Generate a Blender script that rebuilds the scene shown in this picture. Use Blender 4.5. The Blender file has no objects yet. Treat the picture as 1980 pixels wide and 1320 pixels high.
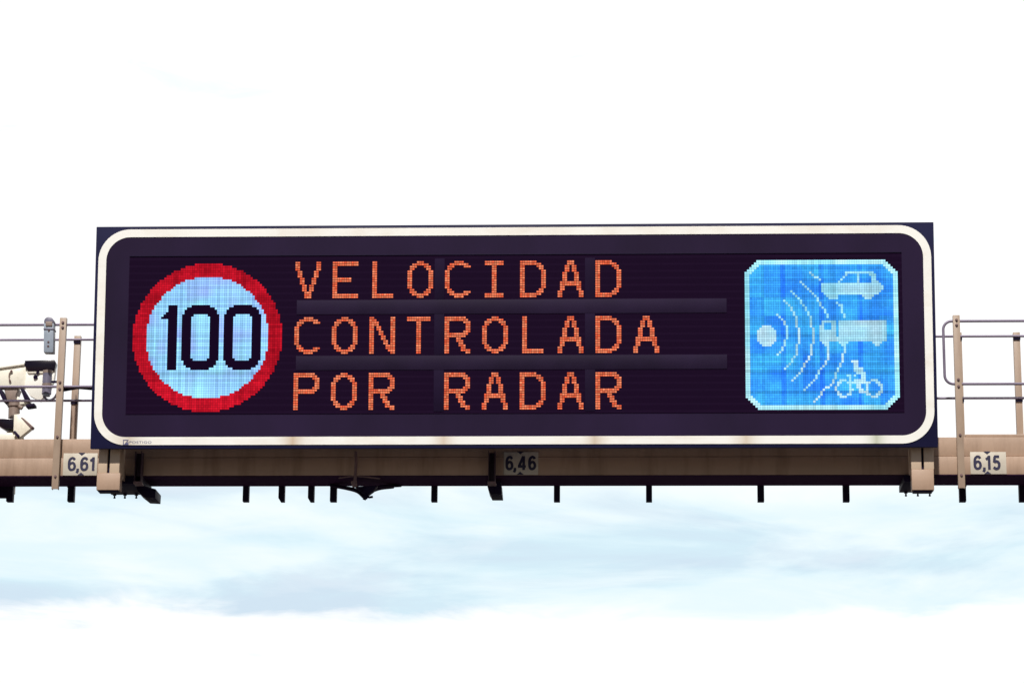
import bpy, bmesh, math, random
from mathutils import Vector, Matrix
random.seed(7)
C = bpy.context.scene.collection
R = math.radians

# ------------------------------------------------------------------ camera
CX, CD, CZ = 1.110, 23.095, 1.6            # the viewer stands on the road, 23 m before the gantry
YAW, PITCH, ROLL, FPX = 0.04806, 0.25246, 0.00832, 5428.4
fw = Vector((-math.sin(YAW)*math.cos(PITCH), math.cos(YAW)*math.cos(PITCH), math.sin(PITCH)))
r0 = Vector((math.cos(YAW), math.sin(YAW), 0)); u0 = r0.cross(fw)
rt = math.cos(ROLL)*r0 + math.sin(ROLL)*u0
up = -math.sin(ROLL)*r0 + math.cos(ROLL)*u0
cam = bpy.data.objects.new('camera', bpy.data.cameras.new('camera')); C.objects.link(cam)
m = Matrix((rt, up, -fw)).transposed().to_4x4(); m.translation = Vector((CX, -CD, CZ)); cam.matrix_world = m
cam.data.sensor_width = 36; cam.data.lens = FPX/1980*36; cam.data.clip_end = 20000
bpy.context.scene.camera = cam

# ------------------------------------------------------------------ sun and sky
SUN_EL, SUN_AZ = R(47), R(-6)              # behind the viewer, a little to the left
sun = bpy.data.objects.new('sun', bpy.data.lights.new('sun', 'SUN')); C.objects.link(sun)
sun.data.energy = 4.4; sun.data.angle = R(1.2); sun.data.color = (1.0, 0.955, 0.90)
sd = Vector((math.sin(SUN_AZ)*math.cos(SUN_EL), -math.cos(SUN_AZ)*math.cos(SUN_EL), math.sin(SUN_EL)))
sun.rotation_euler = sd.to_track_quat('Z', 'Y').to_euler(); sun.location = (0, -10, 30)

w = bpy.data.worlds.new('World'); bpy.context.scene.world = w; w.use_nodes = True
nt = w.node_tree; nt.nodes.clear(); N = nt.nodes.new; L = nt.links.new
out = N('ShaderNodeOutputWorld')
sky = N('ShaderNodeTexSky'); sky.sky_type = 'NISHITA'; sky.sun_disc = False
sky.sun_elevation = SUN_EL; sky.sun_rotation = math.atan2(sd.x, sd.y)
bgs = N('ShaderNodeBackground'); bgs.inputs['Strength'].default_value = 0.04; L(sky.outputs[0], bgs.inputs['Color'])
tc = N('ShaderNodeTexCoord'); mp = N('ShaderNodeMapping'); mp.inputs['Scale'].default_value = (13, 13, 58)
L(tc.outputs['Generated'], mp.inputs['Vector'])
nz = N('ShaderNodeTexNoise'); nz.inputs['Scale'].default_value = 1.0; nz.inputs['Detail'].default_value = 7
nz.inputs['Roughness'].default_value = 0.58; nz.inputs['Distortion'].default_value = 0.5; L(mp.outputs[0], nz.inputs['Vector'])
sx = N('ShaderNodeSeparateXYZ'); L(tc.outputs['Generated'], sx.inputs[0])
def wmath(op, a, b=None, clamp=False):
    n = N('ShaderNodeMath'); n.operation = op; n.use_clamp = clamp
    for i, v in enumerate((a, b)):
        if v is None: continue
        if isinstance(v, (int, float)): n.inputs[i].default_value = v
        else: L(v, n.inputs[i])
    return n.outputs[0]
def wstep(v, a, b):
    n = N('ShaderNodeMapRange'); n.interpolation_type = 'SMOOTHSTEP'
    n.inputs['From Min'].default_value = a; n.inputs['From Max'].default_value = b; L(v, n.inputs['Value']); return n.outputs[0]
# a bank of thinner grey cloud low over the horizon, broken white cloud above it
zz = wmath('ADD', sx.outputs['Z'], wmath('MULTIPLY', wmath('SUBTRACT', nz.outputs['Fac'], 0.5), 0.035))
band = wmath('MULTIPLY', wstep(zz, 0.150, 0.160), wmath('SUBTRACT', 1.0, wstep(zz, 0.190, 0.213)))
high = wmath('MULTIPLY', wstep(nz.outputs['Fac'], 0.60, 0.72), 0.35)
mp2 = N('ShaderNodeMapping'); mp2.inputs['Scale'].default_value = (6.5, 6.5, 30); mp2.inputs['Location'].default_value = (3.3, 1.7, .4)
L(tc.outputs['Generated'], mp2.inputs['Vector'])
nz2 = N('ShaderNodeTexNoise'); nz2.inputs['Scale'].default_value = 1.0; nz2.inputs['Detail'].default_value = 9
nz2.inputs['Roughness'].default_value = 0.56; nz2.inputs['Distortion'].default_value = 0.6; L(mp2.outputs[0], nz2.inputs['Vector'])
body = wstep(nz2.outputs['Fac'], 0.40, 0.60)
fine = wstep(nz.outputs['Fac'], 0.36, 0.66)
lump = wmath('ADD', wmath('MULTIPLY', body, 0.42), wmath('MULTIPLY', fine, 0.30))
cov = wmath('MULTIPLY', band, wmath('ADD', 0.40, lump), True)
thin = wmath('MAXIMUM', cov, high)
tint = N('ShaderNodeMix'); tint.data_type = 'RGBA'
tint.inputs[6].default_value = (0.71, 0.92, 1.0, 1); tint.inputs[7].default_value = (0.66, 0.80, 0.92, 1)
L(wstep(nz2.outputs['Fac'], 0.45, 0.66), tint.inputs[0])
mixc = N('ShaderNodeMix'); mixc.data_type = 'RGBA'
mixc.inputs[6].default_value = (1.10, 1.10, 1.10, 1); L(tint.outputs[2], mixc.inputs[7])
L(thin, mixc.inputs[0])
bgc = N('ShaderNodeBackground'); L(mixc.outputs[2], bgc.inputs['Color']); bgc.inputs['Strength'].default_value = 1.0
ms = N('ShaderNodeMixShader'); 
# the cloud lies ahead over the road; behind the viewer, round the sun, the sky is open
L(wmath('MULTIPLY', wstep(sx.outputs['Y'], -0.25, 0.45), 0.98), ms.inputs[0])
L(bgs.outputs[0], ms.inputs[1]); L(bgc.outputs[0], ms.inputs[2]); L(ms.outputs[0], out.inputs['Surface'])

vs = bpy.context.scene.view_settings
vs.view_transform = 'Standard'; vs.look = 'None'; vs.gamma = 1; vs.exposure = 0; vs.use_curve_mapping = False

# ------------------------------------------------------------------ helpers
def lin(c):
    c = c/255.0
    return c/12.92 if c <= 0.04045 else ((c+0.055)/1.055)**2.4
def srgb(r, g, b): return (lin(r), lin(g), lin(b))
def at(px, py, Y):
    """world point on the vertical plane y=Y that the photograph shows at (px,py)"""
    d = fw + rt*((px-990)/FPX) + up*((660-py)/FPX)
    k = (Y+CD)/d.y
    return Vector((CX, -CD, CZ)) + d*k
def link(o, parent=None):
    C.objects.link(o)
    if parent is not None: o.parent = parent
    return o
def empty(name, loc, label, cat, group=None):
    o = bpy.data.objects.new(name, None); o.location = loc; o.empty_display_size = .2; link(o)
    tag(o, label, cat, group); return o
def tag(o, label=None, cat=None, group=None, kind=None):
    if label: o['label'] = label
    if cat: o['category'] = cat
    if group: o['group'] = group
    if kind: o['kind'] = kind
    return o
class MB:
    def __init__(s): s.bm = bmesh.new()
    def box(s, a, b, bev=0.0):
        a = Vector(a); b = Vector(b)
        t = bmesh.new(); bmesh.ops.create_cube(t, size=1)
        bmesh.ops.scale(t, vec=[max(abs(b[i]-a[i]), 1e-4) for i in range(3)], verts=t.verts)
        bmesh.ops.translate(t, vec=(a+b)/2, verts=t.verts)
        if bev: bmesh.ops.bevel(t, geom=t.edges[:], offset=bev, segments=2, affect='EDGES', profile=.5)
        s.merge(t); return s
    def merge(s, t):
        me = bpy.data.meshes.new('t'); t.to_mesh(me); t.free(); s.bm.from_mesh(me); bpy.data.meshes.remove(me)
    def prism(s, pts, d, bev=0.0):
        """pts: a loop of 3-D points, d: extrusion vector"""
        t = bmesh.new(); vs_ = [t.verts.new(p) for p in pts]; f = t.faces.new(vs_)
        r = bmesh.ops.extrude_face_region(t, geom=[f])
        bmesh.ops.translate(t, vec=Vector(d), verts=[v for v in r['geom'] if isinstance(v, bmesh.types.BMVert)])
        bmesh.ops.recalc_face_normals(t, faces=t.faces[:])
        if bev: bmesh.ops.bevel(t, geom=t.edges[:], offset=bev, segments=2, affect='EDGES', profile=.5)
        s.merge(t); return s
    def cyl(s, a, b, r, r2=None, seg=20):
        a = Vector(a); b = Vector(b); t = bmesh.new()
        bmesh.ops.create_cone(t, cap_ends=True, segments=seg, radius1=r, radius2=r if r2 is None else r2, depth=(b-a).length)
        bmesh.ops.transform(t, matrix=Matrix.Translation((a+b)/2) @ (b-a).to_track_quat('Z', 'Y').to_matrix().to_4x4(), verts=t.verts)
        s.merge(t); return s
    def tube(s, pts, r, seg=16):
        pts = [Vector(p) for p in pts]; rings = []; prev = None
        for i, p in enumerate(pts):
            d = (pts[min(i+1, len(pts)-1)] - pts[max(i-1, 0)]).normalized()
            if prev is None: n = d.orthogonal().normalized()
            else: n = (prev - d*prev.dot(d)).normalized()
            prev = n; bn = d.cross(n)
            rings.append([s.bm.verts.new(p + r*(math.cos(2*math.pi*k/seg)*n + math.sin(2*math.pi*k/seg)*bn)) for k in range(seg)])
        for a, b in zip(rings, rings[1:]):
            for k in range(seg): s.bm.faces.new((a[k], a[(k+1) % seg], b[(k+1) % seg], b[k]))
        s.bm.faces.new(rings[0][::-1]); s.bm.faces.new(rings[-1]); return s
    def build(s, name, mat, parent=None, smooth=True):
        bmesh.ops.recalc_face_normals(s.bm, faces=s.bm.faces[:])
        me = bpy.data.meshes.new(name); s.bm.to_mesh(me); s.bm.free()
        if smooth:
            for p in me.polygons: p.use_smooth = True
            me.set_sharp_from_angle(angle=R(25))
        if mat: me.materials.append(mat)
        o = bpy.data.objects.new(name, me)
        if parent is not None:            # geometry is given in the parent's parent space: subtract the root's place
            off = root_loc(parent)
            me.transform(Matrix.Translation(-off))
        return link(o, parent)
def root_loc(p):
    v = Vector(p.location)
    while p.parent is not None: p = p.parent; v += p.location
    return v

def mat(name, col, rough=.6, metal=0.0, spec=.5, var=.10, scale=3.0, stretch=(1, 1, 1), dirt=None, dirt_amt=.0, dirt_scale=(6, 6, 1.2), bump=0.0, bumpscale=60):
    M = bpy.data.materials.new(name); M.use_nodes = True; t = M.node_tree; b = t.nodes['Principled BSDF']
    b.inputs['Roughness'].default_value = rough; b.inputs['Metallic'].default_value = metal
    b.inputs['Specular IOR Level'].default_value = spec
    tc = t.nodes.new('ShaderNodeTexCoord'); mp = t.nodes.new('ShaderNodeMapping'); mp.inputs['Scale'].default_value = [scale*q for q in stretch]
    t.links.new(tc.outputs['Object'], mp.inputs[0])
    n = t.nodes.new('ShaderNodeTexNoise'); n.inputs['Scale'].default_value = 1; n.inputs['Detail'].default_value = 6; t.links.new(mp.outputs[0], n.inputs['Vector'])
    cr = t.nodes.new('ShaderNodeMapRange'); cr.inputs['From Min'].default_value = .3; cr.inputs['From Max'].default_value = .7
    cr.inputs['To Min'].default_value = 1-var; cr.inputs['To Max'].default_value = 1+var; t.links.new(n.outputs['Fac'], cr.inputs[0])
    mu = t.nodes.new('ShaderNodeVectorMath'); mu.operation = 'SCALE'; mu.inputs[0].default_value = col; t.links.new(cr.outputs[0], mu.inputs['Scale'])
    last = mu.outputs[0]
    if dirt:
        mp2 = t.nodes.new('ShaderNodeMapping'); mp2.inputs['Scale'].default_value = dirt_scale; t.links.new(tc.outputs['Object'], mp2.inputs[0])
        n2 = t.nodes.new('ShaderNodeTexNoise'); n2.inputs['Scale'].default_value = 1; n2.inputs['Detail'].default_value = 8; n2.inputs['Roughness'].default_value = .6; t.links.new(mp2.outputs[0], n2.inputs['Vector'])
        r2 = t.nodes.new('ShaderNodeMapRange'); r2.inputs['From Min'].default_value = .48; r2.inputs['From Max'].default_value = .78; r2.inputs['To Max'].default_value = dirt_amt; t.links.new(n2.outputs['Fac'], r2.inputs[0])
        mx = t.nodes.new('ShaderNodeMix'); mx.data_type = 'RGBA'; mx.inputs[7].default_value = (*dirt, 1)
        t.links.new(r2.outputs[0], mx.inputs[0]); t.links.new(last, mx.inputs[6]); last = mx.outputs[2]
    t.links.new(last, b.inputs['Base Color'])
    rr = t.nodes.new('ShaderNodeMapRange'); rr.inputs['To Min'].default_value = max(rough-.1, .05); rr.inputs['To Max'].default_value = min(rough+.1, 1); t.links.new(n.outputs['Fac'], rr.inputs[0]); t.links.new(rr.outputs[0], b.inputs['Roughness'])
    if bump:
        n3 = t.nodes.new('ShaderNodeTexNoise'); n3.inputs['Scale'].default_value = bumpscale; n3.inputs['Detail'].default_value = 3; t.links.new(tc.outputs['Object'], n3.inputs['Vector'])
        bp = t.nodes.new('ShaderNodeBump'); bp.inputs['Strength'].default_value = bump; bp.inputs['Distance'].default_value = .01
        t.links.new(n3.outputs['Fac'], bp.inputs['Height']); t.links.new(bp.outputs[0], b.inputs['Normal'])
    return M

TAN = mat('beam_paint', (.42, .285, .20), .55, var=.10, scale=1.6, stretch=(.5, 1, 3), dirt=(.22, .135, .085), dirt_amt=.75, dirt_scale=(7, 7, 1.1), bump=.10, bumpscale=25)
TANP = mat('post_paint', (.38, .28, .205), .5, var=.10, scale=5, dirt=(.22, .13, .11), dirt_amt=.6, dirt_scale=(9, 9, 2))
TANL = mat('bracket_paint', (.56, .43, .31), .5, var=.06, scale=4, dirt=(.33, .22, .16), dirt_amt=.5)
SOFF = mat('soffit_shade', (.035, .010, .040), .8, var=.3, scale=2, stretch=(.4, 1, 1), spec=.05)  # underside shade deepened in the base colour, far darker than the beam paint
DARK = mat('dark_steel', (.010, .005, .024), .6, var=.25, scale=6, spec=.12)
DIM = mat('weathered_steel', (.17, .105, .105), .6, var=.2, scale=8, spec=.3)
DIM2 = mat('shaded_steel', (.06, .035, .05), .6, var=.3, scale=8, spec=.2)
RAIL = mat('rail_steel', (.20, .165, .235), .45, metal=.15, var=.15, scale=4)
NAVY = mat('cabinet_paint', (.011, .011, .046), .5, var=.2, scale=2, spec=.15)
FACE = mat('face_panel_paint', (.017, .008, .033), .6, var=.25, scale=1.3, stretch=(1, 1, .5), spec=.12)
BARM = mat('divider_paint', (.0165, .0085, .030), .6, var=.25, scale=2.2, spec=.12)
BARV = mat('strip_paint', (.0135, .0065, .026), .7, var=.25, scale=2.2, spec=.06)
WHITE = mat('reflective_white', (.93, .925, .87), .45, var=.03, scale=2, dirt=(.62, .45, .27), dirt_amt=.38, dirt_scale=(2.2, 2, 4.5))
CREAM = mat('camera_housing_paint', (.80, .77, .66), .4, var=.06, scale=8, dirt=(.4, .33, .2), dirt_amt=.4, dirt_scale=(14, 14, 9))
WHITEP = mat('white_enamel', (.90, .89, .82), .4, var=.03, scale=8)
BROWNG = mat('grey_brown_casting', (.24, .18, .15), .55, var=.15, scale=14)
GREYB = mat('grey_plastic', (.30, .35, .42), .4, var=.08, scale=9, dirt=(.16, .17, .2), dirt_amt=.5, dirt_scale=(12, 12, 6))
GREYD = mat('worn_grey_plastic', (.15, .14, .20), .45, var=.2, scale=14)
BLACKG = mat('dark_glass', (.006, .003, .010), .22, var=.1, scale=4, spec=.35)
PLATE = mat('plate_white', (.56, .51, .42), .5, var=.06, scale=6, dirt=(.36, .28, .2), dirt_amt=.5, dirt_scale=(9, 9, 9))
INK = mat('plate_ink', (.010, .008, .045), .5, var=.1, scale=6)
LOGO = mat('maker_ink', (.10, .10, .22), .5, var=.1, scale=6)

def add_stains(M, spots, zmax):
    t = M.node_tree; b_ = t.nodes['Principled BSDF']; src = b_.inputs['Base Color'].links[0].from_socket
    tc = t.nodes.new('ShaderNodeTexCoord'); sp_ = t.nodes.new('ShaderNodeSeparateXYZ'); t.links.new(tc.outputs['Object'], sp_.inputs[0])
    def mth(op, a, b2, clamp=False):
        n_ = t.nodes.new('ShaderNodeMath'); n_.operation = op; n_.use_clamp = clamp
        for i, v in enumerate((a, b2)):
            if isinstance(v, (int, float)): n_.inputs[i].default_value = v
            elif v is not None: t.links.new(v, n_.inputs[i])
        return n_.outputs[0]
    low = mth('LESS_THAN', sp_.outputs['Z'], zmax)
    for u, wd, amt, col in spots:
        g_ = mth('SUBTRACT', 1.0, mth('DIVIDE', mth('ABSOLUTE', mth('SUBTRACT', sp_.outputs['X'], u), None), wd), True)
        f_ = mth('MULTIPLY', mth('MULTIPLY', mth('MULTIPLY', g_, g_), low), amt)
        mx = t.nodes.new('ShaderNodeMix'); mx.data_type = 'RGBA'; t.links.new(f_, mx.inputs[0]); t.links.new(src, mx.inputs[6]); mx.inputs[7].default_value = (*col, 1); src = mx.outputs[2]
    t.links.new(src, b_.inputs['Base Color'])
def board_mat():
    """dark LED board: rows of tiny dark lenses between thin louvres"""
    M = bpy.data.materials.new('led_board'); M.use_nodes = True; t = M.node_tree; b = t.nodes['Principled BSDF']
    tc = t.nodes.new('ShaderNodeTexCoord'); sp = t.nodes.new('ShaderNodeSeparateXYZ'); t.links.new(tc.outputs['Object'], sp.inputs[0])
    def mth(op, a, b_):
        n = t.nodes.new('ShaderNodeMath'); n.operation = op
        for i, v in enumerate((a, b_)):
            if isinstance(v, (int, float)): n.inputs[i].default_value = v
            elif v is not None: t.links.new(v, n.inputs[i])
        return n.outputs[0]
    fr = mth('FRACT', mth('DIVIDE', sp.outputs['Z'], .06), None)
    ln = mth('LESS_THAN', fr, .28)
    n = t.nodes.new('ShaderNodeTexNoise'); n.inputs['Scale'].default_value = 4; n.inputs['Detail'].default_value = 5; t.links.new(tc.outputs['Object'], n.inputs['Vector'])
    f = mth('MULTIPLY', ln, mth('MULTIPLY', n.outputs['Fac'], .9))
    mx = t.nodes.new('ShaderNodeMix'); mx.data_type = 'RGBA'; mx.inputs[6].default_value = (.0095, .0022, .016, 1); mx.inputs[7].default_value = (.015, .005, .024, 1)
    t.links.new(f, mx.inputs[0]); t.links.new(mx.outputs[2], b.inputs['Base Color'])
    b.inputs['Roughness'].default_value = .8; b.inputs['Specular IOR Level'].default_value = .05
    return M
BOARD = board_mat()
def led_mat():
    M = bpy.data.materials.new('lit_led'); M.use_nodes = True; t = M.node_tree; t.nodes.clear()
    o = t.nodes.new('ShaderNodeOutputMaterial'); e = t.nodes.new('ShaderNodeEmission'); a = t.nodes.new('ShaderNodeVertexColor'); a.layer_name = 'led'
    t.links.new(a.outputs['Color'], e.inputs['Color']); e.inputs['Strength'].default_value = 1.0; t.links.new(e.outputs[0], o.inputs[0]); return M
LED = led_mat()

# ------------------------------------------------------------------ the road under the gantry
asph = mat('asphalt', (.05, .05, .052), .9, var=.15, scale=.6, bump=.3, bumpscale=90)
soil = mat('dry_verge', (.15, .09, .06), .95, var=.3, scale=.05)
paint = mat('road_paint', (.7, .7, .68), .7, var=.08, scale=3)
tag(MB().box((-3000, -3000, -.3), (3000, 3000, -.02)).build('ground', soil), kind='structure')
tag(MB().box((-12.5, -1500, -.1), (12.5, 1500, 0)).build('road', asph), kind='structure')
b = MB()
for x in (-11.6, 11.6): b.box((x-.08, -1500, .0), (x+.08, 1500, .004))
for x in (-3.7, 0, 3.7):
    for k in range(-30, 30): b.box((x-.06, k*12-2.5, .0), (x+.06, k*12+2.5, .004))
tag(b.build('road_markings', paint), kind='structure')

# ------------------------------------------------------------------ gantry beam
YB0, YB1 = .46, .90
zt = at(60, 848, YB0).z; zs = at(60, 885, YB0).z; zb = at(1000, 919.5, YB0).z
gan = empty('gantry', (0, .68, 0), 'long beige steel gantry beam spanning the road just below the sign', 'gantry')
b = MB()
b.box((-13.5, YB0+.012, zs+.004), (13.5, YB1, zt), .004)
b.box((-13.5, YB0, zb+.006), (13.5, YB1, zs), .004)
b.build('beam', TAN, gan)
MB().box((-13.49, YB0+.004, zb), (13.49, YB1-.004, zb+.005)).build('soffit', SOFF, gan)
MB().box((at(1867, 838, YB0).x, YB0+.02, zt), (13.5, YB0+.06, at(1900, 839, YB0+.02).z), .003).build('top_flange', TAN, gan)
for s in (-1, 1):
    MB().box((s*13.2-.25, YB0-.02, 0), (s*13.2+.25, YB1+.02, zt+.03), .01).build('column', TAN, gan)
# short stubs of floor bearers and rear posts, bolted to the rear of the beam and ending below it
for px, wd in ((138, 13), (1861, 13), (1977, 14), (20, 13), (476, 12), (545, 12), (602, 12), (645, 13), (840, 12), (1077, 12), (1255, 12), (1471, 13), (1636, 13)):  # first three are rear post ends, the beam's shade put into their dark colour
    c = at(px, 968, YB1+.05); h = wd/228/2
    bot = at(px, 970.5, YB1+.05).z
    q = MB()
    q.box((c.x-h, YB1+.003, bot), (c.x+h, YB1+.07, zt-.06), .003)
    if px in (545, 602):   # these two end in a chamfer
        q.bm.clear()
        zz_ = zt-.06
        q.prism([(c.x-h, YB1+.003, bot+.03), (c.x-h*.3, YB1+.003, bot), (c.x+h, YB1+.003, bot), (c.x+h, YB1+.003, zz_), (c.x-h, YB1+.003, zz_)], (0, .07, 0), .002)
    q.build('rear_stub', DARK, gan)
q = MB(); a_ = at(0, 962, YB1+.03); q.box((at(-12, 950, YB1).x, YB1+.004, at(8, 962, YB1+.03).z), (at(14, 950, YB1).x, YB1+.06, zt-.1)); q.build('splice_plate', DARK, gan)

# ------------------------------------------------------------------ guard rails along the walkway
RR = .0118
def post(x, y0, ztop, zbot, parent, name='post', bolts=(), m_=None):
    """channel section, web to the front"""
    hw = .029; t = .006; d = .045
    p = MB()
    p.prism([(x-hw, y0+d, zbot), (x-hw, y0, zbot), (x+hw, y0, zbot), (x+hw, y0+d, zbot), (x+hw-t, y0+d, zbot), (x+hw-t, y0+t, zbot), (x-hw+t, y0+t, zbot), (x-hw+t, y0+d, zbot)], (0, 0, ztop-zbot), .0012)
    o = p.build(name, m_ or TANP, parent)
    for zb_ in bolts:
        MB().cyl((x, y0+.004, zb_), (x, y0-.004, zb_), .013, seg=16).cyl((x, y0-.004, zb_), (x, y0-.013, zb_), .009, seg=6).build('bolt', DIM, o)
    return o
YF, YR = YB0-.048, YB1+.075
def arc(c, r, a0, a1, n=8):
    return [(c[0]+r*math.cos(a0+(a1-a0)*i/n), c[1], c[2]+r*math.sin(a0+(a1-a0)*i/n)) for i in range(n+1)]
YFR = YF+.034; YRR = YR-.014
zf1 = at(1920, 620.5, YFR).z; zf2 = at(1920, 742, YFR).z
zr1 = at(1900, 650, YRR).z; zr2 = at(1900, 769.5, YRR).z
def front_rail(sgn, xin, xout, posts, label):
    g = empty('guard_rail', (posts[0][0], YF, zb), label, 'guard rail', 'front guard rails on the gantry walkway')
    rr = .075
    mid = arc((xin+sgn*rr, YFR, zf1-rr), rr, math.pi/2, math.pi if sgn > 0 else 0) + arc((xin+sgn*rr, YFR, zf2+rr), rr, math.pi if sgn > 0 else 0, (3*math.pi/2 if sgn > 0 else -math.pi/2))
    MB().tube([(xout, YFR, zf1), (xin+sgn*(rr+.3), YFR, zf1)] + mid + [(xin+sgn*(rr+.3), YFR, zf2), (xout, YFR, zf2)], RR).build('rail_loop', RAIL, g)
    for x, zt_, zb_ in posts:
        post(x, YF, zt_, zb_, g, bolts=(zt_-.045, zt_-.09, zf2-.03, zf2+.03, zt+.005, zb_+.11))
    return g
lp = at(105, 945, YF); lt = at(123, 614, YF); rp = at(1861, 943, YF); rtp = at(1848, 609, YF)
front_rail(-1, (at(205, 700, YF)).x, -13, [((lp.x+lt.x)/2, lt.z, lp.z), (-6.6, lt.z, lp.z), (-9.4, lt.z, lp.z)], 'beige post with two front rails beside the camera, left of the sign')
front_rail(1, at(1826, 680, YF).x, 13, [((rp.x+rtp.x)/2, rtp.z, rp.z), (6.6, rtp.z, rp.z), (9.4, rtp.z, rp.z)], 'beige post with rails ending in a rounded loop, right of the sign')
g = empty('guard_rail', (0, YR, zb), 'two bar rear railing on the far side, passing behind the sign', 'guard rail')
for z in (zr1, zr2): MB().tube([(-13, YRR, z), (13, YRR, z)], RR*.92).build('rail', RAIL, g)
for px, py in ((150, 649), (1965.5, 641), (1853, 645)):
    tpt = at(px, py, YR)
    bz = zb+.01
    o = post(tpt.x, YR, at(1965, 642, YR).z, bz, g)
    for z in (zr1, zr2): MB().box((tpt.x-.031, YR-.012, z-.03), (tpt.x+.031, YR-.001, z-.006)).build('rail_clamp', DARK, o)
for x in (-2.4, -.6, 1.3, 6.6, 8.4, 10.2, -6.6, -8.4, -10.2):
    post(x, YR, at(1965, 642, YR).z, zb+.05, g)

# ------------------------------------------------------------------ the variable message sign
W, H, T, ZB = 7.15, 1.9176, 0.09065, 6.64
sign = empty('message_sign', (0, 0, ZB), 'wide dark electronic road sign with white rounded border reading VELOCIDAD CONTROLADA POR RADAR', 'electronic sign')
SN = Vector((0, -math.cos(T), -math.sin(T)))      # outward normal of the tilted face
SU = Vector((0, -math.sin(T), math.cos(T)))
sign.rotation_euler = (T, 0, 0)
def ons(px, py):
    """sign-local (u, v) of a photo point"""
    d = fw + rt*((px-990)/FPX) + up*((660-py)/FPX); o = Vector((CX, -CD, CZ))
    k = (Vector((0, 0, ZB))-o).dot(SN)/d.dot(SN); p = o+d*k-Vector((0, 0, ZB))
    return p.x, p.dot(SU)
def sbuild(mb, name, m_, parent=sign, smooth=True):
    """build in sign-local space"""
    bmesh.ops.recalc_face_normals(mb.bm, faces=mb.bm.faces[:])
    me = bpy.data.meshes.new(name); mb.bm.to_mesh(me); mb.bm.free()
    if smooth:
        for p in me.polygons: p.use_smooth = True
        me.set_sharp_from_angle(angle=R(25))
    me.materials.append(m_); return link(bpy.data.objects.new(name, me), parent)
sbuild(MB().box((-W/2, 0, 0), (W/2, .05, H), .003), 'face_frame', NAVY)
sbuild(MB().box((-W/2+.16, .052, .05), (W/2-.16, .33, H-.08), .01), 'cabinet', NAVY)
def rrect(x0, z0, x1, z1, r, n=14):
    p = []
    for cx, cz, a in ((x1-r, z1-r, 0), (x0+r, z1-r, 90), (x0+r, z0+r, 180), (x1-r, z0+r, 270)):
        for i in range(n+1): t = R(a+90*i/n); p.append((cx+r*math.cos(t), cz+r*math.sin(t)))
    return p
ox0, oz0, ox1, oz1 = -W/2+.026, .030, W/2-.026, H-.026; th = .068; Ro = .272
po = rrect(ox0, oz0, ox1, oz1, Ro); pi_ = rrect(ox0+th, oz0+th, ox1-th, oz1-th, Ro-th)
q = MB(); n = len(po)
vo = [q.bm.verts.new((x, -.006, z)) for x, z in po]; vi = [q.bm.verts.new((x, -.006, z)) for x, z in pi_]
vob = [q.bm.verts.new((x, .001, z)) for x, z in po]; vib = [q.bm.verts.new((x, .001, z)) for x, z in pi_]
for i in range(n):
    j = (i+1) % n
    q.bm.faces.new((vo[i], vo[j], vi[j], vi[i])); q.bm.faces.new((vo[i], vo[j], vob[j], vob[i])); q.bm.faces.new((vi[i], vi[j], vib[j], vib[i]))
add_stains(WHITE, [(ons(566, 855)[0], .20, .8, (.55, .38, .22)), (ons(858, 855)[0], .18, .6, (.55, .38, .22)), (ons(1150, 855)[0], .14, .6, (.5, .36, .22)), (ons(1443, 855)[0], .2, .6, (.55, .40, .22)),
    (ons(1695, 855)[0], .15, .7, (.38, .42, .26)), (ons(250, 855)[0], .25, .7, (.56, .46, .34))], .12)
border = sbuild(q, 'border_strip', WHITE)
q = MB(); q.bm.faces.new([q.bm.verts.new((x, -.002, z)) for x, z in rrect(ox0+th, oz0+th, ox1-th, oz1-th, Ro-th)]); 
q.prism([(x, .0005, z) for x, z in rrect(ox0+th-.002, oz0+th-.002, ox1-th+.002, oz1-th+.002, Ro-th)], (0, -.0025, 0)) if False else None
sbuild(q, 'face_panel', FACE, smooth=False)
# the dark LED zone and its dividers
z0 = ons(243, 801); z1 = ons(243, 497); zx = ons(1746, 497)
ux0, ux1 = z0[0], ons(1746, 650)[0]; vb, vt = z0[1], z1[1]
board = sbuild(MB().box((ux0, -.006, vb), (ux1, -.0025, vt)), 'led_board', BOARD)
TU = ons(571.7, 506.2); TP = .02                       # LED pitch 20 mm
rowv = [TU[1], TU[1]-.48, TU[1]-.96]
u_l, u_r = ons(574, 600)[0], ons(1405, 600)[0]
for k in (0, 1): sbuild(MB().box((u_l, -.010, rowv[k+1]+.022), (u_r, -.0062, rowv[k]-.335), .001), 'divider_bar', BARM)
for k in (0, 1):
    uu = TU[0] + (64*(k+1)-5.0)*TP+.012
    for r_ in range(3): sbuild(MB().box((uu, -.0095, rowv[r_]-.334), (uu+.085, -.0062, rowv[r_]+.021), .001), 'divider_bar', BARV)
sbuild(MB().box((ux0, -.011, vt+.001), (ux1, -.0022, vt+.009), .001), 'cover_strip', DARK)

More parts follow.
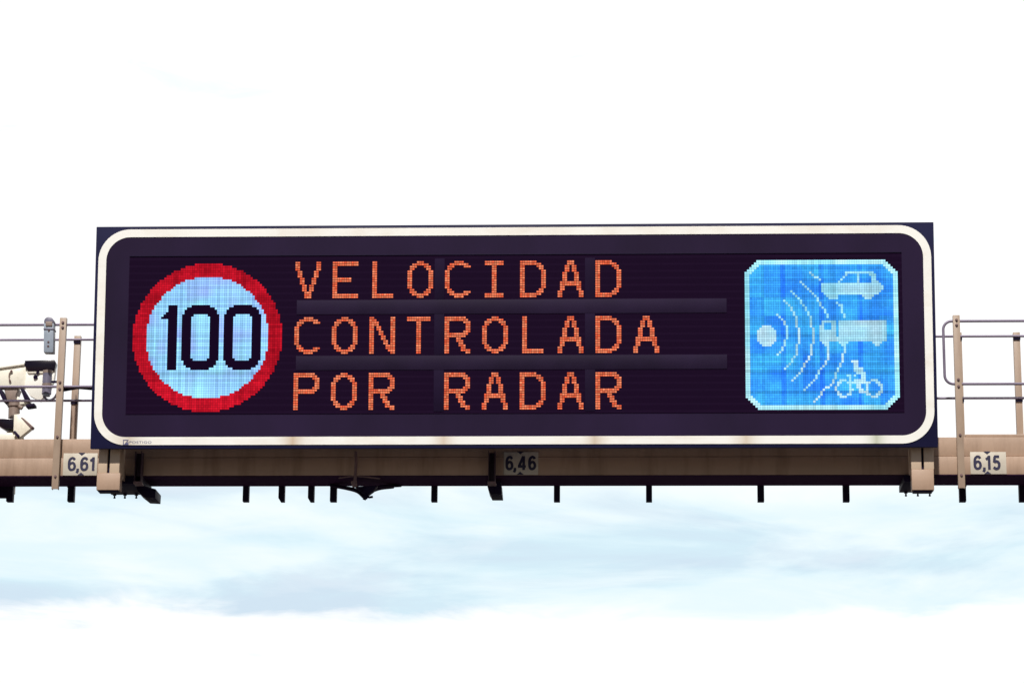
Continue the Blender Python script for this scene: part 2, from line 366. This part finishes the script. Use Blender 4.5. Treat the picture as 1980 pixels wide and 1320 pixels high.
# ---- LED meshes
def hsh(a, b_, c=0):
    x = math.sin(a*127.1+b_*311.7+c*74.7)*43758.5453; return x-math.floor(x)
def smooth_noise(x, y, s):
    xi, yi = math.floor(x), math.floor(y); fx, fy = x-xi, y-yi; fx = fx*fx*(3-2*fx); fy = fy*fy*(3-2*fy)
    a = hsh(xi, yi, s); b_ = hsh(xi+1, yi, s); c = hsh(xi, yi+1, s); d = hsh(xi+1, yi+1, s)
    return (a*(1-fx)+b_*fx)*(1-fy)+(c*(1-fx)+d*fx)*fy
def led_mesh(name, cells, u, v, colf, parent, fx=.93, fz=.90, pu=TP, pv=TP, y=-.0085):
    """cells: (col,row) lit; each LED a square lens of its own"""
    verts, faces, cols = [], [], []
    for (c, r) in cells:
        cu = u+(c+.5)*pu; cv = v-(r+.5)*pv; a = fx*pu/2; b_ = fz*pv/2; k = len(verts)
        verts += [(cu-a, y, cv-b_), (cu+a, y, cv-b_), (cu+a, y, cv+b_), (cu-a, y, cv+b_)]
        faces.append((k, k+1, k+2, k+3)); cols.append(colf(c, r))
    me = bpy.data.meshes.new(name); me.from_pydata(verts, [], faces)
    ca = me.color_attributes.new('led', 'FLOAT_COLOR', 'CORNER')
    for i, c in enumerate(cols):
        for j in range(4): ca.data[i*4+j].color = (*c, 1)
    me.materials.append(LED); return link(bpy.data.objects.new(name, me), parent)
def mixc3(a, b_, t): return tuple(a[i]*(1-t)+b_[i]*t for i in range(3))

G = {}
O_ = ['....###....', '..#######..', '.###...###.', '.##.....##.'] + ['##.......##']*8 + ['.##.....##.', '.###...###.', '..#######..', '....###....']
G['O'] = O_
G['V'] = ['##.......##']*4 + ['.##.....##.']*3 + ['..##...##..']*3 + ['...##.##...']*3 + ['....###....']*3
G['E'] = ['###########']*2 + ['##.........']*5 + ['########...']*2 + ['##.........']*5 + ['###########']*2
G['L'] = ['.##........']*14 + ['.#########.']*2
G['C'] = ['....####...', '..########.', '.###....###', '.##......##'] + ['##.........']*8 + ['.##......##', '.###....###', '..########.', '....####...']
G['C'][3] = '.##........'; G['C'][12] = '.##........'
G['I'] = ['.########..']*2 + ['....##.....']*12 + ['.########..']*2
G['D'] = ['#######....', '#########..', '##.....###.', '##......##.'] + ['##.......##']*8 + ['##......##.', '##.....###.', '#########..', '#######....']
G['A'] = ['....###....']*2 + ['...##.##...']*3 + ['..##...##..']*4 + ['.#########.']*2 + ['.##.....##.']*2 + ['##.......##']*3
G['T'] = ['##########.']*2 + ['....##.....']*14
G['R'] = ['#########..', '##########.', '##......###'] + ['##.......##']*3 + ['##......###', '##########.', '#########..', '##...##....', '##...###...', '##....##...', '##....###..', '##.....##..', '##.....####', '##.......##']
G['P'] = ['#########..', '##########.', '##......###'] + ['##.......##']*3 + ['##......###', '##########.', '#########..'] + ['##.........']*7
nn = [['#' if c in (0, 1, 9, 10) else '.' for c in range(11)] for r in range(16)]
for r in range(1, 15):
    c = 1.6+(r-1)*.53
    for d_ in (0, 1): nn[r][min(int(c)+d_, 9)] = '#'
G['N'] = [''.join(x) for x in nn]

def orange(c, r, s=0):
    f = .70+.36*hsh(c, r, s)+.10*(hsh(0, r, 3)-.5)
    t = hsh(c, r, 9+s)
    base = mixc3((1.08, .15, .060), (1.22, .35, .17), t)
    return tuple(x*f for x in base)
for li, text in enumerate(('VELOCIDAD', 'CONTROLADA', 'POR RADAR')):
    ln = bpy.data.objects.new('message_line', None); link(ln, sign); ln.location = (0, 0, 0)
    ln['label'] = 'amber LED word line reading ' + text
    for k, ch in enumerate(text):
        if ch == ' ': continue
        cells = [(k*16+c, r) for r, row in enumerate(G[ch]) for c, x in enumerate(row) if x == '#']
        o = led_mesh('letter', cells, TU[0], rowv[li], lambda c, r: orange(c, r, li), ln, fx=.88, fz=.72, y=-.0105)
        o['label'] = 'amber letter ' + ch

# speed limit graphic
cu, cv = ons(401, 652.5); gu, gv = cu-32*TP, cv+32*TP
red, wht = [], []; digs = [set(), set(), set()]
def rr_in(c, r, x0, y0, x1, y1, rad):
    if not (x0 <= c <= x1 and y0 <= r <= y1): return False
    dx = max(x0+rad-c, c-(x1-rad), 0); dy = max(y0+rad-r, r-(y1-rad), 0)
    return dx*dx+dy*dy <= (rad+.3)**2 if rad else True
for r in range(64):
    for c in range(64):
        if (15 <= c <= 18 and 18 <= r <= 45) or (12 <= c <= 18 and 18 <= r <= 23 and (c-12) + (r-18)*1.0 >= 4.4): digs[0].add((c, r))
        if rr_in(c, r, 21, 18, 36, 45, 5) and not rr_in(c, r, 25, 22, 32, 41, 1.2): digs[1].add((c, r))
        if rr_in(c, r, 39, 18, 54, 45, 5) and not rr_in(c, r, 43, 22, 50, 41, 1.2): digs[2].add((c, r))
dg = digs[0] | digs[1] | digs[2]
for r in range(64):
    for c in range(64):
        d = math.hypot(c-31.5, r-31.5)
        if d > 32: continue
        if d > 26.3: red.append((c, r))
        elif (c, r) not in dg: wht.append((c, r))
def plaid(c, r, s):
    f = 1.0
    f *= 1-.27*hsh(c, 0, 11+s)*(1 if hsh(c, 1, s) > .45 else .2)
    f *= 1-.27*hsh(0, r, 13+s)*(1 if hsh(1, r, s) > .45 else .2)
    if r % 16 == 15: f *= .80
    return f
def whitec(c, r):
    t = .55*smooth_noise(c/9, r/9, 5)+.25*hsh(c//16, r//16, 2)+.2*hsh(c, r, 4)
    b_ = mixc3((.42, .82, 1.55), (.50, 1.22, 1.5), t)
    b_ = mixc3(b_, (.48, .66, 1.5), max(0, min(1, (smooth_noise(c/6+9, r/6, 6)-.45)*2.2))*.75)
    f = plaid(c, r, 0)*(.92+.16*hsh(c//16, r//16, 3)); return tuple(x*f for x in b_)
def redc(c, r):
    f = plaid(c, r, 1)*(.72+.35*smooth_noise(c/8, r/8, 8))*(.85+.3*hsh(c, r, 5))
    if r > 50: f *= 1.18
    return (.72*f, .010*f, .028*f)
sp = bpy.data.objects.new('speed_limit_display', None); link(sp, sign); sp['label'] = 'round LED speed limit sign reading 100 with red ring'
led_mesh('red_ring', red, gu, gv, redc, sp); led_mesh('white_disc', wht, gu, gv, whitec, sp)
for i, d in enumerate(digs):
    led_mesh('digit', sorted(d), gu, gv, lambda c, r: (.009, .003, .016), sp, fx=.98, fz=.98, y=-.008)['label'] = 'unlit dark digit ' + '100'[i]

# speed camera pictogram
cu, cv = ons(1589.0, 646.8); pu_ = TP*1.008; au, av = cu-32*pu_, cv+32*TP
kind = {}
def inpoly(x, y, P):
    s = False; j = len(P)-1
    for i in range(len(P)):
        if (P[i][1] > y) != (P[j][1] > y) and x < (P[j][0]-P[i][0])*(y-P[i][1])/(P[j][1]-P[i][1])+P[i][0]: s = not s
        j = i
    return s
def Z(pts): return [((x-160)/18.55, (y-85)/18.15) for x, y in pts]
def fill(P, name, sub=()):
    for r in range(64):
        for c in range(64):
            if inpoly(c+.5, r+.5, P) and not any(inpoly(c+.5, r+.5, q_) for q_ in sub): kind[(c, r)] = name
def line(P, name):
    for (x0_, y0_), (x1_, y1_) in zip(P, P[1:]):
        xa_, ya_, xb_, yb_ = int(x0_), int(y0_), int(x1_), int(y1_); n_ = max(abs(xb_-xa_), abs(yb_-ya_), 1)
        for i in range(n_+1): kind[(int(xa_+(xb_-xa_)*i/n_+.5), int(ya_+(yb_-ya_)*i/n_+.5))] = name
def inside(c, r, m_=0):
    k = 4.6
    return m_ <= c <= 63-m_ and m_ <= r <= 63-m_ and c+r >= k+m_*1.5 and (63-c)+r >= k+m_*1.5 and c+(63-r) >= k+m_*1.5 and (63-c)+(63-r) >= k+m_*1.5
for r in range(64):
    for c in range(64):
        if inside(c, r): kind[(c, r)] = 'blue_field' if inside(c, r, 2) and not (min(c, 63-c)+min(r, 63-r) < 8) else 'white_edge'
WV = [[(402, 512), (462, 565), (480, 622), (486, 640), (486, 700), (470, 720), (466, 755), (402, 828)],
      [(458, 403), (520, 465), (540, 510), (555, 540), (555, 590), (572, 630), (572, 715), (556, 750), (555, 800), (536, 840), (510, 885), (460, 934)],
      [(530, 328), (585, 385), (612, 440), (645, 485), (650, 520), (662, 550), (668, 600), (684, 640), (684, 715), (665, 750), (662, 810), (645, 850), (610, 900), (580, 960), (528, 1018)],
      [(603, 260), (660, 312), (712, 365), (735, 410), (755, 450), (775, 490), (797, 530)],
      [(797, 765), (797, 830), (775, 875), (755, 905), (735, 955), (700, 1010), (650, 1060), (608, 1098)],
      [(678, 185), (742, 245)], [(870, 415), (903, 440), (908, 490), (925, 530)],
      [(925, 765), (925, 800), (907, 820), (905, 880), (875, 930), (850, 975), (830, 1020), (815, 1055), (770, 1100), (725, 1145), (682, 1190)]]
for i_, p in enumerate(WV): line(Z(p), 'radar_wave%d' % i_)
for r in range(64):
    for c in range(64):
        if ((c+.5-8.9)/4.15)**2+((r+.5-32.5)/4.75)**2 <= 1: kind[(c, r)] = 'radar_source'
fill(Z([(757, 268), (1195, 268), (1180, 212), (1160, 180), (1150, 180), (1150, 268), (1195, 268), (1205, 270), (1228, 290), (1226, 335), (1160, 372), (1138, 398), (1103, 398), (1085, 385), (1060, 350), (895, 350), (875, 395), (828, 395), (790, 365), (745, 335), (745, 290)]), 'car_symbol')
line(Z([(945, 186), (1150, 186)]), 'car_symbol'); line(Z([(887, 258), (942, 196)]), 'car_symbol'); line(Z([(1048, 190), (1048, 262)]), 'car_symbol')
line(Z([(1138, 200), (1146, 210)]), 'car_symbol')
fill(Z([(765, 558), (858, 558), (858, 682), (880, 682), (880, 558), (1249, 558), (1249, 718), (1215, 722), (1195, 762), (1165, 762), (1138, 718), (960, 718), (935, 760), (905, 760), (880, 722), (820, 722), (808, 758), (775, 758), (733, 718), (733, 640), (745, 595)]), 'truck_symbol', sub=(Z([(766, 576), (822, 576), (822, 628), (766, 628)]),))
for (r, cs) in ((43, range(44, 47)), (44, (45, 46)), (45, (45, 46)), (46, (45, 46, 47, 48)), (47, (45, 46, 47, 48)), (48, range(46, 50)), (49, (42, 43, 45, 48, 49)), (50, (43, 48, 49)), (51, (43, 45, 46, 47, 48, 49)), (52, range(44, 50)), (53, (46, 47, 50)), (54, (46, 47)), (55, (47, 48)), (56, (47, 48, 49))):
    for c in cs: kind[(c, r)] = 'motorcycle_symbol'
for wx in (40.4, 52.7):
    for k in range(60):
        a_ = k/60*2*math.pi; kind[(int(wx+3.1*math.cos(a_)+.5), int(54.5+3.2*math.sin(a_)+.5))] = 'motorcycle_symbol'
def bluec(c, r):
    t = .6*smooth_noise(c/6, r/6, 21)+.4*hsh(c//8, r//8, 22)
    if c in (15, 16, 31, 32, 47, 48): t -= .35
    b_ = mixc3((.034, .29, 1.45), (.09, .76, 1.4), max(0, min(1, t)))
    f = plaid(c, r, 2)*(.9+.2*hsh(c, r, 23))
    if r % 8 == 0: f *= .80
    return tuple(x*f for x in b_)
def edgec(c, r):
    t = smooth_noise(c/5, r/5, 31); b_ = mixc3((.42, 1.15, 1.4), (.78, 1.3, 1.4), t); f = plaid(c, r, 2); return tuple(x*f for x in b_)
def symc(c, r):
    t = smooth_noise(c/6, r/6, 33); b_ = mixc3((.38, .98, 1.28), (.80, 1.08, 1.25), t if r > 25 else t*.5); f = plaid(c, r, 2)*(.93+.14*hsh(c, r, 3)); return tuple(x*f for x in b_)
pd = bpy.data.objects.new('radar_pictogram_display', None); link(pd, sign); pd['label'] = 'square blue LED pictogram of radar waves reaching a car, a truck and a motorcycle'
for nm in ['blue_field', 'white_edge', 'radar_source', 'car_symbol', 'truck_symbol', 'motorcycle_symbol'] + ['radar_wave%d' % i_ for i_ in range(len(WV))]:
    cells = sorted(k for k, v_ in kind.items() if v_ == nm and inside(*k))
    led_mesh(nm.rstrip('0123456789'), cells, au, av, bluec if nm == 'blue_field' else edgec if nm == 'white_edge' else symc, pd, pu=pu_)

# ------------------------------------------------------------------ lettering
def text_obj(s, x, z, w_, h_, y, m_, parent, name, bold=.0, spacing=1.0, thick=.0012, local=False):
    cu_ = bpy.data.curves.new(name, 'FONT'); cu_.body = s; cu_.size = 1; cu_.offset = bold; cu_.space_character = spacing; cu_.resolution_u = 6
    o = bpy.data.objects.new(name, cu_); C.objects.link(o)
    dg_ = bpy.context.evaluated_depsgraph_get(); me = bpy.data.meshes.new_from_object(o.evaluated_get(dg_)); bpy.data.objects.remove(o); bpy.data.curves.remove(cu_)
    xs = [v_.co.x for v_ in me.vertices]; ys = [v_.co.y for v_ in me.vertices if v_.co.y >= -.02] 
    sx_, sy_ = w_/(max(xs)-min(xs)), h_/(max(ys)-max(min(ys), 0)); x0_ = min(xs)
    off = Vector((0, 0, 0)) if local else root_loc(parent)
    for v_ in me.vertices: v_.co = Vector((x+(v_.co.x-x0_)*sx_, y, z+v_.co.y*sy_)) - off
    me.materials.append(m_); return link(bpy.data.objects.new(name, me), parent)

def ribbon(mb, pts, w_, y):
    L_, R_ = [], []
    for k, p in enumerate(pts):
        a = Vector(pts[max(k-1, 0)]); c = Vector(pts[min(k+1, len(pts)-1)]); d = (c-a).normalized(); n_ = Vector((-d.y, d.x))*w_/2
        L_.append((p[0]+n_.x, y, p[1]+n_.y)); R_.append((p[0]-n_.x, y, p[1]-n_.y))
    for k in range(len(pts)-1): mb.bm.faces.new([mb.bm.verts.new(q_) for q_ in (L_[k], L_[k+1], R_[k+1], R_[k])])
def curve2(P, n_=5):
    P = [Vector(p) for p in P]; P = [2*P[0]-P[1]]+P+[2*P[-1]-P[-2]]; o = []
    for k in range(1, len(P)-2):
        for q_ in range(n_):
            t = q_/n_; o.append(.5*((2*P[k])+(P[k+1]-P[k-1])*t+(2*P[k-1]-5*P[k]+4*P[k+1]-P[k+2])*t*t+(3*P[k]-P[k-1]-3*P[k+1]+P[k+2])*t**3))
    return [tuple(v_) for v_ in o]+[tuple(P[-2])]
# stroke lines in a box of height 1, width 0.6 (1: width 0.34)
DIG = {'6': [[(.51, .79), (.42, .91), (.29, .93), (.15, .84), (.085, .66), (.08, .42), (.10, .22), (.19, .09), (.30, .07), (.43, .11), (.51, .22), (.52, .34), (.48, .48), (.39, .565), (.30, .575)], [(.31, .575), (.20, .54), (.11, .43)]],
       '5': [[(.12, .93), (.54, .93)], [(.18, .93), (.13, .52)], [(.12, .50), (.21, .57), (.32, .59), (.44, .54), (.515, .42), (.52, .30), (.47, .15), (.35, .07), (.22, .075), (.08, .18)]],
       '4': [[(.42, 0), (.42, 1)], [(.40, .99), (.10, .28)], [(.02, .25), (.58, .25)]],
       '1': [[(.26, 0), (.26, 1)], [(.25, .92), (.15, .80), (.02, .74)]],
       ',': [[(.09, -.02), (.09, .16)], [(.11, .02), (.02, -.16)]]}
DW = {'6': .60, '5': .60, '4': .60, '1': .34, ',': .17}
def plate(px0, px1, py0, py1, txt, label, spans, th_, mid):
    a = at(px0, py1, YB0); c = at(px1, py0, YB0)
    p = empty('height_plate', ((a.x+c.x)/2, YB0, a.z), label, 'height sign', 'clearance height plates on the beam')
    zlo, zhi = zb+.008, zb+.008+(c.z-a.z)
    MB().box((a.x, YB0-.006, zlo), (c.x, YB0-.001, zhi), .0008).build('plate', PLATE, p)
    hh = th_/228/.97; zz0 = zlo+(zhi-zlo-hh)*.54; q = MB(); n_ = 0
    for ch, (xa_, xb_) in zip(txt, spans):
        x0_, x1_ = at(xa_, 905, YB0).x, at(xb_, 905, YB0).x; sx_ = (x1_-x0_)/DW[ch]
        for st in DIG[ch]:
            P = curve2(st) if len(st) > 2 else st
            n_ += 1
            ribbon(q, [(x0_+u_*sx_, zz0+v_*hh) for u_, v_ in P], .185*hh, YB0-.0068-.0003*n_)
    q.build('digits', INK, p, smooth=False)
    mx_ = at(mid, 910, YB0).x
    s_ = .030
    for za, zc_ in ((zlo+.001, zlo+.026), (zhi+.004, zhi-.02)):
        MB().prism([(mx_-s_, YB0-.007, za), (mx_+s_, YB0-.007, za), (mx_, YB0-.007, zc_)], (0, -.002, 0)).build('arrow_mark', INK, p)
plate(121, 189, 882, 925, '6,61', 'pale plate reading 6,61 on the beam beside the left rail post', ((131.5, 146.5), (148.5, 152.5), (155.5, 170.5), (173.5, 182.5)), 26.5, 157)
plate(974, 1041, 877, 921, '6,46', 'shaded plate reading 6,46 on the beam under the middle of the sign', ((978, 992), (993.5, 997.5), (1001, 1017.5), (1022, 1036)), 27, 1006)
plate(1877, 1945, 880, 923, '6,15', 'pale plate reading 6,15 on the beam right of the sign', ((1883, 1898), (1901, 1905), (1906, 1915), (1919.5, 1934)), 27, 1909.5)

# small maker's mark on the white border
mu, mv = ons(238, 860); mu2, mv2 = ons(249, 850)
q = MB(); yy = -.0072
e = .006
q.box((mu, yy, mv), (mu2, yy-.001, mv+e)); q.box((mu, yy, mv2-e), (mu2, yy-.001, mv2)); q.box((mu, yy, mv+e), (mu+e, yy-.001, mv2-e))
q.prism([(mu2, yy, mv+e), (mu2, yy, mv2-.016), (mu2-.026, yy, mv+e)], (0, -.001, 0))
q.prism([(mu+.012, yy, mv+e), (mu+.020, yy, mv+e), (mu2-.004, yy, mv2-e-.004), (mu2-.012, yy, mv2-e-.004)], (0, -.0012, 0))
sbuild(q, 'maker_mark', LOGO, border, smooth=False)
lu, lv = ons(250.5, 857.3); lu2, _ = ons(293, 857); 
text_obj('POSTIGO', lu, lv, lu2-lu, .021, yy, LOGO, border, 'maker_name', bold=.0, spacing=1.1, local=True)

# ------------------------------------------------------------------ carriers clamping the sign to the beam
def carrier(px0, px1, pxs, pyt, pyb, label, plate_px, bolts, pyr):
    yf = .10
    xl, xr = at(px0, 900, yf).x, at(px1, 900, yf).x; xs_ = at(pxs, 890, yf).x
    g = empty('sign_carrier', ((xl+xr)/2, yf, at(px0, 948, yf).z), label, 'bracket', 'brackets carrying the sign')
    ztop = ZB+.06; zm = at(px0, pyt, yf).z; zbt = at(px0, 947, yf).z
    hs = .0105
    MB().box((xl, yf, zm), (xs_-hs, yf+.24, ztop), .003).build('side_plate', TANL, g)
    MB().box((xs_+hs, yf, zm), (xr, yf+.24, ztop), .003).build('side_plate', TANL, g)
    MB().box((xs_-hs+.001, yf+.03, zm), (xs_+hs-.001, yf+.2, ztop-.002)).build('web', DARK, g)
    xa, xb = at(pyb[0], 930, yf-.004).x, at(pyb[1], 930, yf-.004).x
    MB().box((xa, yf-.006, zbt), (xb, yf+.09, zm-.001), .004).box((xa+.02, yf+.09, zb+.02), (xb-.02, YB0-.002, zm-.002), .003).build('clamp_block', TAN, g)
    p0, p1 = at(plate_px[0], 950, YB0).x, at(plate_px[1], 950, YB0).x
    MB().box((xa+.012, yf+.005, zbt-.012), (xb-.012, yf+.10, zbt-.001), .002).build('clamp_plate', DARK, g)
    zr = at(1770, pyr, YB1).z
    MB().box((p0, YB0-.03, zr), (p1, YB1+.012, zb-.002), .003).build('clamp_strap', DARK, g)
    for px in bolts:
        x = at(px, 955, YB1).x
        MB().cyl((x, YB1-.03, zr-.014), (x, YB1-.03, zr), .017, seg=6).cyl((x, YB1-.03, zr-.040), (x, YB1-.03, zr-.014), .010, .006, seg=12).build('bolt', DARK, g)
carrier(190, 231, 210, 914, (187, 232), 'beige clamp bracket holding the left end of the sign, beside the 6,61 plate', (196, 275), (223, 243, 265), 954)
carrier(1762, 1806, 1784, 907, (1763, 1806), 'beige clamp bracket holding the right end of the sign', (1748, 1808), (1751, 1774, 1797), 951.5)

# dark intermediate hangers in the shade under the cabinet
def hanger(px, foot, label, light):
    yf = .34
    x = at(px, 900, yf).x; zt_ = ZB+.05; zbn = at(px, 930, yf).z
    g = empty('sign_hanger', (x, yf, zbn), label, 'bracket', 'dark hangers under the sign')
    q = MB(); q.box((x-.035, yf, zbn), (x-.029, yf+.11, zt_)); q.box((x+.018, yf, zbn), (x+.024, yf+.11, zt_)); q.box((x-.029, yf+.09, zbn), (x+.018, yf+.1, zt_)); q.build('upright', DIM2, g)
    MB().box((x-.04, yf-.004, zbn-.02), (x+.03, yf+.11, zbn-.001), .002).build('seat_plate', DIM, g)
    P = [at(p_[0], p_[1], YB0+.12) for p_ in foot]
    MB().prism(P, (0, .28, 0), .003).build('foot', DARK, g)
hanger(268, [(262, 936), (282, 940), (301, 945), (300, 962), (280, 961), (266, 950)], 'dark hanger beside the left clamp bracket with a slanted foot', True)
hanger(952, [(940, 930), (968, 930), (970, 955), (949, 955), (944, 946)], 'dark hanger with wedge foot beside the 6,46 plate', True)

# cable bundle drooping under the beam
g = empty('cable_bundle', tuple(at(700, 955, .4)), 'dark drooping cable bundle tied below the beam, left of the middle', 'cable')
yc = .42
MB().tube([at(688, 872, .40), at(688.5, 895, .41), at(687, 920, .41), at(685, 938, .40)], .013).build('conduit', DIM, g)
MB().cyl(at(684, 930, .40), at(686, 941, .40), .026, .02).build('gland', DIM, g)
def sp3(P, n=8):
    P = [Vector(p) for p in P]; P = [2*P[0]-P[1]]+P+[2*P[-1]-P[-2]]; o = []
    for i in range(1, len(P)-2):
        for k in range(n):
            t = k/n; o.append(.5*((2*P[i])+(P[i+1]-P[i-1])*t+(2*P[i-1]-5*P[i]+4*P[i+1]-P[i+2])*t*t+(3*P[i]-P[i-1]-3*P[i+1]+P[i+2])*t**3))
    return o+[P[-2]]
def A(*p): return [at(x, y, Y) for x, y, Y in p]
MB().tube(sp3(A((640, 938, .8), (672, 944, .7), (692, 950, .6), (706, 962, .5), (709, 956, .5))), .016).build('cable', DARK, g)
MB().tube(sp3(A((652, 941, .85), (680, 944, .7), (700, 952, .6), (706, 963, .55))), .013).build('cable', DARK, g)
MB().tube(sp3(A((760, 941, .85), (735, 944, .7), (718, 950, .6), (708, 957, .5), (704, 966, .5))), .014).build('cable', DARK, g)
MB().tube(sp3(A((775, 938, .85), (740, 940, .7), (715, 945, .6), (700, 948, .5), (685, 936, .4))), .014).build('cable', DARK, g)
MB().prism(A((690, 940, .5), (730, 938, .5), (722, 948, .5), (710, 957, .5), (704, 958, .5)), (0, .08, 0), .006).build('cable_tie', DARK, g)
MB().tube(A((706, 958, .5), (714, 961, .5), (721, 960, .5)), .010).build('loose_end', DARK, g)
MB().tube(sp3(A((655, 924, .43), (680, 920.5, .42), (700, 921, .42), (735, 925, .43))), .006).build('thin_wire', DIM, g)

# ------------------------------------------------------------------ equipment left of the sign
# traffic camera with its lamp, on the walkway
YC = 1.05
def P2(pts, Y=YC): return [at(x, y, Y) for x, y in pts]
g = empty('traffic_camera', tuple(at(30, 846, YC+.1)), 'cream traffic surveillance camera with black front window on a pan head, behind the rails', 'camera')
hs = MB(); hs.prism(P2([(-30, 716), (46, 705), (58, 712), (62, 748), (-30, 750)]), (0, .09, 0), .002)
body = hs.build('housing', CREAM, g)
MB().prism(P2([(48, 697), (105, 695.5), (108, 702), (105, 716), (54, 717.5), (48, 708)], YC-.03), (0, .07, 0), .002).build('front_window', BLACKG, g)
MB().prism(P2([(52, 717.5), (103, 716), (100, 721), (55, 721.5)], YC-.025), (0, .05, 0), .002).build('window_frame', CREAM, g)
MB().prism(P2([(-30, 711), (47, 700.5), (47, 704.5), (-30, 715.5)], YC-.02), (0, .07, 0), .001).build('sun_shield', WHITEP, g)
MB().prism(P2([(52, 714), (107, 712), (104, 735), (97, 752), (77, 775), (58, 765), (47, 748)], YC-.012), (0, .06, 0), .002).build('front_bezel', WHITEP, g)
MB().tube(P2([(22, 717), (18, 722), (17.5, 729), (19, 736)], YC-.012), .006).build('handle', BROWNG, body)
for x, y in ((22, 717), (19, 736)): MB().cyl(at(x, y, YC-.02), at(x, y, YC), .010).build('screw', DIM, body)
for x, y, r_ in ((73, 720, .015), (68.5, 728.5, .019)): MB().cyl(at(x, y, YC-.03), at(x, y, YC+.02), r_).build('washer_nozzle', DARK, body)
MB().prism(P2([(-6, 750), (1, 750), (16, 777), (7, 777)]), (0, .15, 0), .003).build('support_arm', DARK, g)
MB().prism(P2([(7, 750), (36, 750), (30, 765), (32, 776), (14, 776)], YC+.02), (0, .14, 0), .008).build('tilt_head', BROWNG, g)
MB().prism(P2([(39, 751), (45, 750), (60, 775), (48, 775)], YC-.01), (0, .05, 0), .002).build('support_arm', DARK, g)
MB().prism(P2([(30, 764), (46, 772), (60, 778), (36, 782), (20, 778)], YC+.05), (0, .1, 0), .004).build('mount_plate', CREAM, g)
MB().prism(P2([(50, 781), (66, 779), (67, 784.5), (50, 787)], YC), (0, .1, 0), .003).build('cable_gland', DARK, g)
nk = MB().cyl(at(28, 778, YC+.08), at(28, 786, YC+.08), .062); nk.cyl(at(27.5, 786, YC+.08), at(27, 815, YC+.08), .05, .052); nk.cyl(at(34, 783, YC+.06), at(43, 789, YC+.06), .02)
nk.build('pan_neck', BROWNG, g)
MB().cyl(at(27, 815, YC+.08), Vector((at(27, 815, YC+.08).x, YC+.08, zt-.35)), .045).cyl(at(27, 848, YC+.08), at(27, 838, YC+.08), .09, .08).build('mast', CREAM, g)
MB().box(Vector((at(27, 815, YC+.08).x-.05, YB1-.002, zt-.3)), Vector((at(27, 815, YC+.08).x+.05, YC+.06, zt-.2)), .004).build('mast_clamp', DARK, g)
g2 = empty('floodlight', tuple(at(30, 845, YC)), 'small cream floodlight tilted down beside a black box, under the camera', 'floodlight')
MB().prism(P2([(27, 801), (39, 800), (64, 824), (38, 845), (26, 833)], YC-.06), (0, .08, 0), .002).build('lamp_hood', CREAM, g2)
MB().prism(P2([(40, 806), (45, 808), (63, 824), (60, 828)], YC-.068), (0, .09, 0), .002).build('lens_rim', DIM, g2)
MB().prism(P2([(25, 834), (29, 832), (38, 842), (34, 846)], YC-.07), (0, .05, 0), .002).build('tilt_lever', DARK, g2)
MB().prism(P2([(-20, 809), (26, 809), (26, 828), (8, 829), (-20, 812)], YC-.05), (0, .15, 0), .005).build('power_box', BLACKG, g2)
MB().prism(P2([(-20, 838), (24, 836), (30, 850), (-20, 850)], YC-.02), (0, .12, 0), .004).build('foot', CREAM, g2)

# upright antenna unit hung on the front rail
YA = YF-.07
g = empty('antenna_unit', tuple(at(93, 681, YA)), 'slim upright grey antenna unit with dark round cap hung on the top rail', 'antenna')
q = MB(); cap = [(85 + 0, 624)] + [(94.3-9.3*math.cos(R(a)), 621-8.5*math.sin(R(a))) for a in range(0, 181, 15)] + [(103.5, 624)]
MB().prism(P2(cap, YA), (0, .09, 0), .004).build('cap', GREYD, g)
MB().prism(P2([(84.5, 624.2), (103.8, 624.2), (103, 681), (84.3, 681)], YA), (0, .085, 0), .006).build('case', GREYB, g)
MB().prism(P2([(84, 634), (104.3, 634), (104.3, 637), (84, 637)], YA-.006), (0, .10, 0), .002).build('band', GREYD, g)
MB().prism(P2([(88, 621), (101, 621), (101, 630), (88, 630)], YA-.01), (0, .12, 0), .003).build('rail_clamp', BROWNG, g)
for x, y in ((94.5, 639), (93.5, 661), (93, 669)): MB().cyl(at(x, y, YA-.006), at(x, y, YA+.01), .009, seg=14).build('screw', DIM, g)

YD = YF+.12
g = empty('detector_unit', tuple(at(91, 765, YD)), 'worn grey upright cylinder detector under the camera window, cable looping to the rail post', 'detector')
c1 = MB(); ra = 9.2/228
xa = at(91.5, 717, YD)
c1.cyl(at(91.8, 722, YD), at(90, 762, YD), ra, ra*1.02, seg=24); c1.build('case', GREYD, g)
MB().cyl(at(92, 716.5, YD), at(91.9, 722, YD), ra*1.03, seg=24).build('collar', BROWNG, g)
MB().cyl(at(91, 742, YD), at(90.9, 747, YD), ra*1.06, seg=24).build('collar', BROWNG, g)
MB().cyl(at(90, 762, YD), at(90, 766, YD), ra*.8, seg=24).build('cable_gland', GREYB, g)
MB().tube(sp3([at(84, 760, YD), at(86, 768, YD), at(92, 773, YD), at(99, 773, YD), at(106, 768, YD-.03), at(112, 758, YF+.03)]), .011).build('cable', GREYD, g)
MB().box(at(100, 740, YD)+Vector((0, -.01, 0)), at(110, 736, YD)+Vector((.03, .01, 0)), .002).build('clamp_arm', DARK, g)
# bar bracing the left post to the sign
s_ = MB(); s_.prism([at(x, y, YF+.05) for x, y in ((121, 745), (152, 748), (186, 747), (186, 754), (150, 751), (123, 756))], (0, .02, 0), .002)
tag(s_.build('brace_bar', DARK), 'short dark brace bar between the left rail post and the sign', 'brace')
